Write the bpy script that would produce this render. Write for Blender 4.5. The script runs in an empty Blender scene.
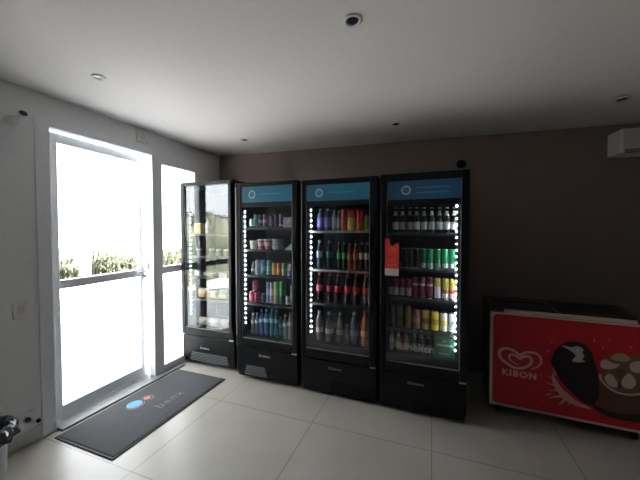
import bpy, bmesh, math, random
from mathutils import Vector, Matrix
random.seed(7)
PI = math.pi
scene = bpy.context.scene
COL = scene.collection

# ------------------------------------------------------------------ materials
def _nodes(name):
    m = bpy.data.materials.new(name); m.use_nodes = True
    nt = m.node_tree; nt.nodes.clear()
    out = nt.nodes.new('ShaderNodeOutputMaterial')
    return m, nt, out

def mat(name, col, rough=0.5, metal=0.0, spec=0.5, var=0.04, scale=30.0, bump=0.0, bscale=200.0, coat=0.0):
    """principled surface with a faint procedural variation of its own colour"""
    m, nt, out = _nodes(name)
    b = nt.nodes.new('ShaderNodeBsdfPrincipled')
    b.inputs['Roughness'].default_value = rough
    b.inputs['Metallic'].default_value = metal
    b.inputs['Specular IOR Level'].default_value = spec
    b.inputs['Coat Weight'].default_value = coat
    tc = nt.nodes.new('ShaderNodeTexCoord')
    n = nt.nodes.new('ShaderNodeTexNoise'); n.inputs['Scale'].default_value = scale
    n.inputs['Detail'].default_value = 3.0
    nt.links.new(tc.outputs['Object'], n.inputs['Vector'])
    mix = nt.nodes.new('ShaderNodeMix'); mix.data_type = 'RGBA'
    mix.inputs['A'].default_value = [max(0, c*(1-var)) for c in col] + [1]
    mix.inputs['B'].default_value = [min(1, c*(1+var)) for c in col] + [1]
    nt.links.new(n.outputs['Fac'], mix.inputs['Factor'])
    nt.links.new(mix.outputs['Result'], b.inputs['Base Color'])
    if bump > 0:
        n2 = nt.nodes.new('ShaderNodeTexNoise'); n2.inputs['Scale'].default_value = bscale
        nt.links.new(tc.outputs['Object'], n2.inputs['Vector'])
        bp = nt.nodes.new('ShaderNodeBump'); bp.inputs['Strength'].default_value = bump
        bp.inputs['Distance'].default_value = 0.003
        nt.links.new(n2.outputs['Fac'], bp.inputs['Height'])
        nt.links.new(bp.outputs['Normal'], b.inputs['Normal'])
    nt.links.new(b.outputs['BSDF'], out.inputs['Surface'])
    return m

def emit(name, col, strength):
    m, nt, out = _nodes(name)
    e = nt.nodes.new('ShaderNodeEmission')
    e.inputs['Color'].default_value = list(col) + [1]; e.inputs['Strength'].default_value = strength
    nt.links.new(e.outputs['Emission'], out.inputs['Surface'])
    return m

def glass(name, tint=(1, 1, 1), base=0.05, rough=0.0):
    """clear sheet: passes light straight through and mirrors by viewing angle"""
    m, nt, out = _nodes(name)
    t = nt.nodes.new('ShaderNodeBsdfTransparent'); t.inputs['Color'].default_value = list(tint) + [1]
    g = nt.nodes.new('ShaderNodeBsdfGlossy'); g.inputs['Roughness'].default_value = rough
    lw = nt.nodes.new('ShaderNodeLayerWeight'); lw.inputs['Blend'].default_value = 0.5
    p = nt.nodes.new('ShaderNodeMath'); p.operation = 'POWER'; p.inputs[1].default_value = 5.0
    k = nt.nodes.new('ShaderNodeMath'); k.operation = 'MULTIPLY_ADD'
    k.inputs[1].default_value = 1-base; k.inputs[2].default_value = base
    nt.links.new(lw.outputs['Facing'], p.inputs[0]); nt.links.new(p.outputs[0], k.inputs[0])
    mx = nt.nodes.new('ShaderNodeMixShader')
    nt.links.new(k.outputs[0], mx.inputs['Fac'])
    nt.links.new(t.outputs[0], mx.inputs[1]); nt.links.new(g.outputs[0], mx.inputs[2])
    nt.links.new(mx.outputs[0], out.inputs['Surface'])
    return m

def clear_plastic(name, col, alpha):
    m, nt, out = _nodes(name)
    t = nt.nodes.new('ShaderNodeBsdfTransparent'); t.inputs['Color'].default_value = [0.5+0.5*c for c in col] + [1]
    b = nt.nodes.new('ShaderNodeBsdfPrincipled')
    b.inputs['Base Color'].default_value = list(col) + [1]; b.inputs['Roughness'].default_value = 0.12
    mx = nt.nodes.new('ShaderNodeMixShader'); mx.inputs['Fac'].default_value = alpha
    nt.links.new(t.outputs[0], mx.inputs[1]); nt.links.new(b.outputs[0], mx.inputs[2])
    nt.links.new(mx.outputs[0], out.inputs['Surface'])
    return m

def tile_mat(name, x0, y0, sx, sy, w, c1, c2, grout, rough):
    m, nt, out = _nodes(name)
    L = nt.links.new
    geo = nt.nodes.new('ShaderNodeNewGeometry')
    sep = nt.nodes.new('ShaderNodeSeparateXYZ'); L(geo.outputs['Position'], sep.inputs[0])
    def mth(op, a, b=None):
        n = nt.nodes.new('ShaderNodeMath'); n.operation = op
        for i, v in enumerate((a, b)):
            if v is None: continue
            if isinstance(v, (int, float)): n.inputs[i].default_value = v
            else: L(v, n.inputs[i])
        return n.outputs[0]
    def line(o, p0, s):
        f = mth('FRACT', mth('DIVIDE', mth('SUBTRACT', o, p0), s))
        d = mth('MULTIPLY', mth('MINIMUM', f, mth('SUBTRACT', 1.0, f)), s)
        return mth('LESS_THAN', d, w)
    g = mth('MAXIMUM', line(sep.outputs['X'], x0, sx), line(sep.outputs['Y'], y0, sy))
    n = nt.nodes.new('ShaderNodeTexNoise'); n.inputs['Scale'].default_value = 2.2
    n.inputs['Detail'].default_value = 6; n.inputs['Roughness'].default_value = 0.6
    L(geo.outputs['Position'], n.inputs['Vector'])
    mr = nt.nodes.new('ShaderNodeMapRange'); mr.inputs[1].default_value = 0.2; mr.inputs[2].default_value = 0.8
    L(n.outputs['Fac'], mr.inputs[0])
    mix = nt.nodes.new('ShaderNodeMix'); mix.data_type = 'RGBA'
    mix.inputs['A'].default_value = list(c1)+[1]; mix.inputs['B'].default_value = list(c2)+[1]
    L(mr.outputs[0], mix.inputs['Factor'])
    mix2 = nt.nodes.new('ShaderNodeMix'); mix2.data_type = 'RGBA'
    L(g, mix2.inputs['Factor']); L(mix.outputs['Result'], mix2.inputs['A'])
    mix2.inputs['B'].default_value = list(grout)+[1]
    b = nt.nodes.new('ShaderNodeBsdfPrincipled')
    L(mix2.outputs['Result'], b.inputs['Base Color'])
    r = nt.nodes.new('ShaderNodeMath'); r.operation = 'MULTIPLY_ADD'
    L(mr.outputs[0], r.inputs[0]); r.inputs[1].default_value = 0.03; r.inputs[2].default_value = rough
    L(r.outputs[0], b.inputs['Roughness'])
    L(b.outputs['BSDF'], out.inputs['Surface'])
    return m

M = {}
M['wall_grey'] = mat('painted wall grey', (.82, .83, .84), .8, bump=.12, bscale=300)
M['wall_taupe'] = mat('painted wall taupe', (.215, .170, .157), .85, bump=.12, bscale=300)
M['wall_dim'] = mat('painted wall warm', (.22, .20, .195), .85, bump=.1, bscale=300)
M['ceiling'] = mat('painted ceiling', (.80, .765, .745), .9, bump=.05, bscale=250)
M['floor'] = tile_mat('porcelain tile', .012, 2.147, .878, .842, .0028, (.345, .322, .285), (.430, .404, .36), (.17, .158, .142), .29)
M['baseboard'] = mat('baseboard tile', (.55, .54, .52), .4)
M['alu'] = mat('white painted aluminium', (.84, .86, .89), .4, spec=.5)
M['sill'] = mat('grey threshold metal', (.20, .21, .225), .45)
M['alu_dark'] = mat('grey rubber seal', (.12, .12, .13), .6)
M['steel'] = mat('brushed steel', (.6, .6, .6), .3, metal=1.0)
M['glass'] = glass('window glass')
M['door_glass'] = glass('cooler door glass', (.93, .95, .96), .075)
M['lid_glass'] = glass('freezer lid glass', (.75, .8, .8), .07)
M['black'] = mat('black enamel', (.006, .0065, .008), .34, spec=.22)
M['black_matte'] = mat('black plastic', (.008, .008, .009), .6, spec=.2)
M['liner'] = mat('dark liner', (.012, .015, .021), .5, spec=.3)
M['wire'] = mat('coated wire', (.05, .053, .06), .4)
M['louvre'] = mat('grey louvre slat', (.10, .11, .12), .45)
M['rail'] = mat('pale price rail', (.33, .31, .29), .35)
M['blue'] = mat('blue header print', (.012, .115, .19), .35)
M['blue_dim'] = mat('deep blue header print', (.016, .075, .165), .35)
M['print_white'] = mat('white print', (.34, .42, .47), .5)
M['print_pale'] = mat('pale blue print', (.05, .19, .28), .5)
M['logo_grey'] = mat('grey lettering', (.33, .34, .36), .4)
M['logo_dim'] = mat('dull grey lettering', (.17, .17, .18), .5)
M['white'] = mat('white plastic', (.78, .78, .77), .45)
M['white_dirty'] = mat('off white plastic', (.66, .65, .62), .45)
M['dark_lens'] = mat('dark lens', (.03, .03, .045), .2)
M['led'] = emit('led diode', (.86, .95, 1.0), 105.0)
M['mat_fibre'] = mat('dark mat pile', (.060, .062, .068), .95, var=.7, scale=95, bump=.9, bscale=420)
M['mat_rubber'] = mat('black rubber edge', (.018, .018, .02), .7)
M['mat_blue'] = mat('blue mat print', (.13, .33, .56), .95, var=.25, scale=160)
M['mat_orange'] = mat('orange mat print', (.50, .19, .11), .95, var=.25, scale=160)
M['mat_grey'] = mat('grey mat print', (.15, .15, .155), .95, var=.3, scale=160)
M['mat_faint'] = mat('faint grey mat print', (.078, .078, .084), .95, var=.3, scale=160)
M['cream'] = mat('cream enamel', (.62, .50, .43), .4)
M['red'] = mat('red vinyl', (.42, .010, .016), .36)
M['pink_print'] = mat('pale pink print', (.62, .36, .34), .4)
M['splash_print'] = mat('cream splash print', (.55, .26, .24), .4)
M['choc'] = mat('dark chocolate print', (.018, .012, .012), .3)
M['choc_hi'] = mat('chocolate highlight print', (.55, .46, .43), .4)
M['cone'] = mat('brown wafer print', (.10, .042, .028), .5)
M['cream_print'] = mat('ice cream print', (.52, .40, .33), .5)
M['caramel'] = mat('caramel swirl print', (.16, .08, .05), .5)
M['tan_print'] = mat('tan wafer print', (.40, .26, .17), .5)
M['freezer_grey'] = mat('grey lid frame', (.20, .19, .18), .45)
M['freezer_dark'] = mat('dark freezer side', (.05, .045, .045), .5)
M['bag'] = mat('black plastic bag', (.06, .07, .085), .2, spec=.9)
M['bin'] = mat('grey bin plastic', (.50, .51, .52), .4)
M['pave'] = mat('pale outdoor paving', (.62, .62, .62), .9, scale=3)
M['planter'] = mat('white rendered planter', (.80, .80, .80), .9)
M['dark_strip'] = mat('dark paving strip', (.018, .018, .018), .9, spec=.1)
M['soil'] = mat('planter soil', (.10, .08, .06), 1)
M['leaf'] = mat('strappy leaf', (.062, .070, .048), .6, spec=.3, var=.35, scale=2.5)

_cm = {}
def cmat(col, rough=.3, metal=0.0):
    k = (tuple(round(c, 3) for c in col), rough, metal)
    if k not in _cm:
        _cm[k] = mat('packaging colour %d' % len(_cm), col, rough, metal, var=.06)
    return _cm[k]

# ------------------------------------------------------------------ mesh builder
class MB:
    def __init__(s):
        s.v = []; s.f = []; s.mi = []; s.mats = []; s.sm = []
    def m(s, material):
        if material not in s.mats: s.mats.append(material)
        return s.mats.index(material)
    def add(s, vs, fs, material, smooth=False):
        o = len(s.v); k = s.m(material)
        s.v += [tuple(v) for v in vs]
        for f in fs:
            s.f.append([i+o for i in f]); s.mi.append(k); s.sm.append(smooth)
        return s
    def box(s, a, b, material, bev=0.0):
        x0, y0, z0 = [min(p, q) for p, q in zip(a, b)]; x1, y1, z1 = [max(p, q) for p, q in zip(a, b)]
        if bev <= 0:
            vs = [(x0,y0,z0),(x1,y0,z0),(x1,y1,z0),(x0,y1,z0),(x0,y0,z1),(x1,y0,z1),(x1,y1,z1),(x0,y1,z1)]
            fs = [(0,3,2,1),(4,5,6,7),(0,1,5,4),(1,2,6,5),(2,3,7,6),(3,0,4,7)]
            return s.add(vs, fs, material)
        bm = bmesh.new()
        bmesh.ops.create_cube(bm, size=1)
        for v in bm.verts:
            v.co = Vector(((x0+x1)/2+v.co.x*(x1-x0), (y0+y1)/2+v.co.y*(y1-y0), (z0+z1)/2+v.co.z*(z1-z0)))
        bmesh.ops.bevel(bm, geom=bm.edges[:], offset=min(bev, .49*min(x1-x0, y1-y0, z1-z0)), segments=2, affect='EDGES', profile=.5)
        bm.verts.index_update()
        s.add([v.co for v in bm.verts], [[v.index for v in f.verts] for f in bm.faces], material)
        bm.free(); return s
    def lathe(s, prof, c=(0,0,0), n=16, mats=None, axis='Z', smooth=True, squash=1.0):
        """prof: list of (r, z); mats: material, or one per segment"""
        vs = []
        for r, z in prof:
            for i in range(n):
                a = 2*PI*i/n
                p = (r*math.cos(a), r*math.sin(a)*squash, z)
                if axis == 'Y': p = (p[0], p[2], p[1])
                if axis == 'X': p = (p[2], p[0], p[1])
                vs.append((p[0]+c[0], p[1]+c[1], p[2]+c[2]))
        o = len(s.v); s.v += vs
        ml = mats if isinstance(mats, (list, tuple)) else [mats]*(len(prof)-1)
        for k in range(len(prof)-1):
            mi = s.m(ml[k])
            for i in range(n):
                s.f.append([o+k*n+i, o+k*n+(i+1) % n, o+(k+1)*n+(i+1) % n, o+(k+1)*n+i]); s.mi.append(mi); s.sm.append(smooth)
        s.f.append([o+i for i in range(n)][::-1]); s.mi.append(s.m(ml[0])); s.sm.append(False)
        s.f.append([o+(len(prof)-1)*n+i for i in range(n)]); s.mi.append(s.m(ml[-1])); s.sm.append(False)
        return s
    def prism(s, poly, f, d, material):
        """poly of 2D points -> 3D through f(u, v, w), w from 0 to d"""
        n = len(poly)
        vs = [f(u, v, 0) for u, v in poly] + [f(u, v, d) for u, v in poly]
        fs = [list(range(n)), list(range(n, 2*n))[::-1]] + [(i, i+n, (i+1) % n + n, (i+1) % n) for i in range(n)]
        return s.add(vs, fs, material)
    def tube(s, pts, r, material, n=8):
        pts = [Vector(p) for p in pts]; rs = r if isinstance(r, (list, tuple)) else [r]*len(pts)
        vs = []; up = Vector((0, 0, 1))
        for i, p in enumerate(pts):
            t = (pts[min(i+1, len(pts)-1)]-pts[max(i-1, 0)]).normalized()
            u = up if abs(t.dot(up)) < .95 else Vector((1, 0, 0))
            a = t.cross(u).normalized(); b = a.cross(t)
            for k in range(n):
                g = 2*PI*k/n
                vs.append(p+(a*math.cos(g)+b*math.sin(g))*rs[i])
        fs = []
        for i in range(len(pts)-1):
            for k in range(n):
                fs.append((i*n+k, i*n+(k+1) % n, (i+1)*n+(k+1) % n, (i+1)*n+k))
        fs.append(list(range(n))[::-1]); fs.append([len(vs)-n+k for k in range(n)])
        return s.add(vs, fs, material, True)
    def mesh(s, name):
        me = bpy.data.meshes.new(name)
        me.from_pydata(s.v, [], s.f)
        for m_ in s.mats: me.materials.append(m_)
        me.polygons.foreach_set('material_index', s.mi)
        me.polygons.foreach_set('use_smooth', s.sm)
        bm = bmesh.new(); bm.from_mesh(me)
        bmesh.ops.recalc_face_normals(bm, faces=bm.faces)
        bm.to_mesh(me); bm.free()
        me.update()
        return me
    def obj(s, name, parent=None, loc=None):
        o = bpy.data.objects.new(name, s.mesh(name)); COL.objects.link(o)
        if parent is not None: o.parent = parent
        if loc: o.location = loc
        return o

def tag(o, label=None, cat=None, group=None, kind=None):
    for k, v in (('label', label), ('category', cat), ('group', group), ('kind', kind)):
        if v: o[k] = v
    return o
def empty(name, loc=(0,0,0), rz=0):
    o = bpy.data.objects.new(name, None); COL.objects.link(o)
    o.location = loc; o.rotation_euler = (0, 0, rz); o.empty_display_size = .1
    return o
def struct(o): o['kind'] = 'structure'; return o

def text_poly(txt, size, f, depth, material, name, parent, bold=0.0, space=1.0, align='CENTER'):
    """lettering as solid raised geometry; f maps (u, v, w) into the place"""
    cu = bpy.data.curves.new('lettering', 'FONT'); cu.body = txt; cu.size = size
    cu.align_x = align; cu.align_y = 'CENTER'; cu.offset = bold; cu.space_character = space
    cu.extrude = depth/2; cu.resolution_u = 4
    o = bpy.data.objects.new('lettering', cu); COL.objects.link(o)
    bpy.context.view_layer.update()
    me = bpy.data.meshes.new_from_object(o.evaluated_get(bpy.context.evaluated_depsgraph_get()))
    bpy.data.objects.remove(o)
    for v in me.vertices: v.co = Vector(f(v.co.x, v.co.y, v.co.z + depth/2))
    me.materials.clear(); me.materials.append(material)
    ob = bpy.data.objects.new(name, me); COL.objects.link(ob)
    if parent is not None: ob.parent = parent
    return ob

def smooth_curve(pts, closed=True, sub=6):
    n = len(pts); out = []
    rng = n if closed else n-1
    for i in range(rng):
        g = lambda k: pts[k % n] if closed else pts[max(0, min(n-1, k))]
        p0, p1, p2, p3 = g(i-1), g(i), g(i+1), g(i+2)
        for k in range(sub):
            t = k/sub
            out.append(tuple(.5*((2*p1[j])+(-p0[j]+p2[j])*t+(2*p0[j]-5*p1[j]+4*p2[j]-p3[j])*t*t+(-p0[j]+3*p1[j]-3*p2[j]+p3[j])*t**3) for j in (0, 1)))
    if not closed: out.append(tuple(pts[-1]))
    return out

def ribbon(mb, pts, ws, f, d, material):
    n = len(pts); L = []; R = []
    for i, p in enumerate(pts):
        a = pts[max(0, i-1)]; b = pts[min(n-1, i+1)]
        tx, ty = b[0]-a[0], b[1]-a[1]; l = math.hypot(tx, ty) or 1
        w = ws(i/(n-1))/2
        L.append((p[0]-ty/l*w, p[1]+tx/l*w)); R.append((p[0]+ty/l*w, p[1]-tx/l*w))
    vs = [f(u, v, 0) for u, v in L]+[f(u, v, 0) for u, v in R]+[f(u, v, d) for u, v in L]+[f(u, v, d) for u, v in R]
    fs = []
    for i in range(n-1):
        fs += [(2*n+i, 2*n+i+1, 3*n+i+1, 3*n+i), (i, n+i, n+i+1, i+1), (i, i+1, 2*n+i+1, 2*n+i), (n+i, 3*n+i, 3*n+i+1, n+i+1)]
    fs += [(0, 2*n, 3*n, n), (n-1, 2*n-1, 4*n-1, 3*n-1)]
    mb.add(vs, fs, material)

# ------------------------------------------------------------------ room shell
H = 2.5; WX = -2.66; RX = 2.75; NY = -3.4
B0 = (WX, 3.30); B1 = (RX, 3.72)             # the far wall runs slightly askew
struct(MB().box((WX-.15, NY-.15, -.12), (RX+.15, 4.1, 0), M['floor']).obj('floor'))
struct(MB().box((WX-.15, NY-.15, H), (RX+.15, 4.1, H+.15), M['ceiling']).obj('ceiling'))
OY0, OY1, OZ = 1.305, 2.90, 2.33           # opening that holds door and side window
w = MB()
w.box((WX-.15, NY-.15, 0), (WX, OY0, H), M['wall_grey'])
w.box((WX-.15, OY1, 0), (WX, 3.9, H), M['wall_grey'])
w.box((WX-.15, OY0, OZ), (WX, OY1, H), M['wall_grey'])
struct(w.obj('wall_left'))
w = MB()
w.prism([B0, B1, (B1[0], B1[1]+.15), (B0[0], B0[1]+.15)], lambda u, v, d: (u, v, d), H, M['wall_taupe'])
struct(w.obj('wall_back'))
struct(MB().box((RX, NY-.15, 0), (RX+.15, 4.0, H), M['wall_dim']).obj('wall_right'))
struct(MB().box((WX, NY-.15, 0), (RX, NY, H), M['wall_dim']).obj('wall_near'))
struct(MB().box((WX, NY, 0), (WX+.012, OY0, .10), M['baseboard'], .003).obj('baseboard_left'))

# outside
struct(MB().box((WX-.15, NY-.15, H+.15), (RX+.15, 9.0, 5.2), M['planter']).obj('added_shade_block'))  # unseen block added above the room so its shadow covers the nearer paving
struct(MB().box((WX-.15, 4.1, -.12), (RX+.15, 9.0, H+.15), M['planter']).obj('wall_neighbour'))
struct(MB().box((-60, -40, -.14), (WX-.15, 60, -.02), M['pave']).obj('pavement'))
struct(MB().box((-6.93, 3.2, -.02), (-6.83, 12, -.012), M['dark_strip']).obj('paving_strip'))  # narrow dark strip laid along the paving
struct(MB().box((-8.35, 1.5, -.02), (-8.15, 20, .30), M['planter'], .01).obj('planter_wall'))
struct(MB().box((-9.9, 1.5, -.02), (-9.7, 20, .30), M['planter'], .01).obj('planter_wall'))
struct(MB().box((-9.7, 1.5, -.02), (-8.35, 20, .24), M['soil']).obj('planting_bed'))
struct(MB().box((-8.34, 4.95, .30), (-8.18, 5.13, 3.2), M['planter'], .01).obj('pillar'))

# entrance door and side window, one frame each
def x_of(t): return WX - t
dr = empty('door_1', (WX, OY0, 0)); struct(dr)
def rel(mb, name, parent, origin):
    mb.v = [(v[0]-origin[0], v[1]-origin[1], v[2]-origin[2]) for v in mb.v]
    return mb.obj(name, parent)
DO = (WX, OY0, 0)
f = MB(); FA = M['alu']
f.box((WX-.06, OY0, 0), (WX+.012, OY0+.09, OZ), FA, .004)          # near jamb
f.box((WX-.06, 2.260, 0), (WX+.012, 2.375, OZ), FA, .004)           # post shared with the side window
f.box((WX-.06, OY0+.09, 2.27), (WX+.012, 2.260, OZ), FA, .004)
f.box((WX-.14, OY0+.09, 0), (WX+.080, 2.260, .016), M['sill'], .003)
rel(f, 'door_frame', dr, DO)
# the leaf stands a little open, outwards
HG = (WX-.088, 1.390); TH = math.radians(2.4); LL = .893
leaf = MB(); LY = LL
ST = .092
leaf.box((-.022, 0, .025), (.022, ST, 2.262), FA, .003)
leaf.box((-.022, LY-ST*.9, .025), (.022, LY, 2.262), FA, .003)
leaf.box((-.022, ST, .025), (.022, LY-ST*.9, .118), FA, .003)
leaf.box((-.022, ST, 2.188), (.022, LY-ST*.9, 2.262), FA, .003)
lo = leaf.obj('door_leaf', dr); lo.location = (HG[0]-DO[0], HG[1]-DO[1], 0); lo.rotation_euler = (0, 0, TH)
MB().box((-.004, ST, .118), (.004, LY-ST*.9, 2.188), M['glass']).obj('glass_pane', lo)
cb = MB().box((-.026, ST, 1.045), (.026, LY-ST*.9, 1.115), M['alu'], .003)
for z in (1.065, 1.09): cb.lathe([(.006, .0), (.006, .004)], (.026, ST+.03, z), 10, M['white'], 'X')
cb.obj('crossbar', lo)
h = MB()
h.box((.022, LY-.058, 1.02), (.030, LY-.022, 1.13), M['steel'], .003)
h.tube([(.030, LY-.04, 1.095), (.062, LY-.04, 1.095), (.066, LY-.05, 1.095), (.066, LY-.15, 1.095)], .009, M['steel'])
h.lathe([(.011, 0), (.011, .012), (.004, .012)], (.030, LY-.04, 1.045), 12, M['alu_dark'], 'X')
h.obj('door_handle', lo)

wn = empty('window_1', (WX, 2.37, 0)); struct(wn); WO = (WX, 2.37, 0)
f = MB()
f.box((WX-.09, OY1-.06, 0), (WX+.012, OY1, OZ), FA, .004)
f.box((WX-.09, 2.375, 2.20), (WX+.012, OY1-.06, OZ), FA, .004)
f.box((WX-.09, 2.375, 0), (WX+.012, OY1-.06, .085), FA, .004)
f.box((WX+.012, 2.262, 0), (WX+.080, 2.58, .016), M['sill'], .003)
rel(f, 'window_frame', wn, WO)
rel(MB().box((WX-.085, 2.375, 1.045), (WX-.03, OY1-.06, 1.125), FA, .003), 'crossbar', wn, WO)
rel(MB().box((WX-.062, 2.375, .085), (WX-.054, OY1-.06, 2.20), M['glass']), 'glass_pane', wn, WO)

# ------------------------------------------------------------------ strappy plants in the planter
def hedge(ys, nb, hgt, seed, label, lo=-99, hi=99):
    rnd = random.Random(seed); mb = MB(); X0, Z0 = -9.0, .242; Y0 = ys[0]
    for y in ys:
        ox = rnd.uniform(-.12, .12); hh = hgt*rnd.uniform(.9, 1.12)
        for k in range(nb):
            a = rnd.uniform(0, 2*PI); L = hh*rnd.uniform(.75, 1.25); lean = rnd.uniform(.15, 1.0)
            bx, by = ox+rnd.gauss(0, .09), y-Y0+rnd.gauss(0, .11); wd = rnd.uniform(.014, .024)
            vs = []; n = 6; px, pz, ang = 0.0, 0.0, PI/2-lean*.35
            for i in range(n+1):
                t = i/n; ww = wd*(1-t**2.5)+.0015
                cx, cy = bx+px*math.cos(a), by+px*math.sin(a)
                nx, ny = -math.sin(a)*ww, math.cos(a)*ww
                vs += [(cx+nx, cy+ny, pz), (cx, cy, pz-ww*.35 if pz > .02 else pz), (cx-nx, cy-ny, pz)]
                px += math.cos(ang)*L/n; pz = max(.004, pz+math.sin(ang)*L/n); ang -= lean*.36
            if min(v[1] for v in vs)+Y0 < lo or max(v[1] for v in vs)+Y0 > hi: continue
            fs = []
            for i in range(n):
                o = i*3
                fs += [(o, o+1, o+4, o+3), (o+1, o+2, o+5, o+4)]
            mb.add(vs, fs, M['leaf'], True)
    o = mb.obj('strappy_hedge', None, (X0, Y0, Z0))
    return tag(o, label, 'plants', None, 'stuff')
hedge((3.3, 3.75, 4.2, 4.6, 4.95, 5.15), 110, .74, 1, 'pale green strappy plants in the white planter left of the pillar outside', -99, 5.37)
hedge([5.62+.40*i for i in range(19)], 95, .90, 30, 'long hedge of pale green strappy leaves in the planter right of the pillar', 5.39, 99)

rnd = random.Random(5); mb = MB()
def bump(x, y, z): return .10*math.sin(x*5.1+y*3.3)+.08*math.sin(y*7.7+z*4.1)+.06*math.sin(z*9.3+x*6.1)
NU, NV = 70, 14
prof_ = []
for i in range(NU+1):
    y = -8.0+8.2*i/NU
    for j in range(NV+1):
        t = j/NV; ang = PI*t
        x = -6.95+.55*math.cos(ang)*(1 if .15 < t < .85 else 1); z = -.02+1.95*min(1, math.sin(ang)*2.2)
        b = bump(x, y, z); prof_.append((x+b*math.cos(ang), y, max(-.02, z+b*.8*math.sin(ang))))
mb.add(prof_, [(i*(NV+1)+j, i*(NV+1)+j+1, (i+1)*(NV+1)+j+1, (i+1)*(NV+1)+j) for i in range(NU) for j in range(NV)], M['leaf'], True)
for k in range(5200):
    p = Vector(prof_[rnd.randrange(len(prof_))])+Vector((rnd.gauss(0, .06), rnd.gauss(0, .09), rnd.gauss(0, .06)))
    p.z = max(.03, p.z)
    a = Vector((rnd.gauss(0, 1), rnd.gauss(0, 1), rnd.gauss(0, 1))).normalized(); b = a.orthogonal().normalized()
    l = rnd.uniform(.04, .08)
    mb.add([p-b*l*.35, p+a*l, p+b*l*.35, p-a*l*.6], [(0, 1, 2, 3)], M['leaf'])
tag(mb.obj('clipped_hedge'), 'dense dark green hedge across the forecourt, mirrored in the leftmost cooler glass', 'hedge', None, 'stuff')

# ------------------------------------------------------------------ door mat
MX0, MX1, MY0, MY1 = -2.55, -1.945, 1.325, 2.475
mt = empty('door_mat', ((MX0+MX1)/2, (MY0+MY1)/2, 0))
tag(mt, 'long dark grey entrance mat with blue and orange emblem by the glass door', 'door mat')
hw, hl = (MX1-MX0)/2, (MY1-MY0)/2
MB().box((-hw, -hl, 0), (hw, hl, .008), M['mat_rubber'], .003).obj('rubber_border', mt)
MB().box((-hw+.018, -hl+.018, .006), (hw-.018, hl-.018, .012), M['mat_fibre'], .002).obj('pile', mt)
# emblem and word; read from inside the room looking at the door
mf = lambda u, v, d: (-v, u, .0121+d)
e = MB()
e.prism([(-.076+.062*math.cos(t), .138+.058*math.sin(t)) for t in [2*PI*i/28 for i in range(28)]], mf, .001, M['mat_blue'])
e.obj('blue_emblem', mt)
e = MB()
ribbon(e, [(-.076+.075*math.cos(t), .138+.072*math.sin(t)) for t in [PI*.95+i*PI*.9/20 for i in range(21)]], lambda t: .008*math.sin(PI*t)+.002, mf, .0012, M['mat_orange'])
e.prism([(.034+.028*math.cos(t), .124+.028*math.sin(t)) for t in [2*PI*i/24 for i in range(24)]], mf, .001, M['mat_orange'])
e.obj('orange_emblem', mt)
e = MB()
ribbon(e, [(.036+.046*math.cos(t), .120+.046*math.sin(t)) for t in [-PI*.55+i*PI*1.35/20 for i in range(21)]], lambda t: .014, mf, .001, M['mat_grey'])
e.obj('pale_emblem_arc', mt)
text_poly('benx', .125, lambda u, v, d: mf(u+.09, v-.085, d), .001, M['mat_grey'], 'lettering', mt, .001, 1.12)
e = MB()
for i in range(11):
    u = -.14+i*.036
    e.box(*[mf(u, -.205, 0), mf(u+.024, -.175, .001)], M['mat_faint'])
e.obj('small_print', mt)

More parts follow.
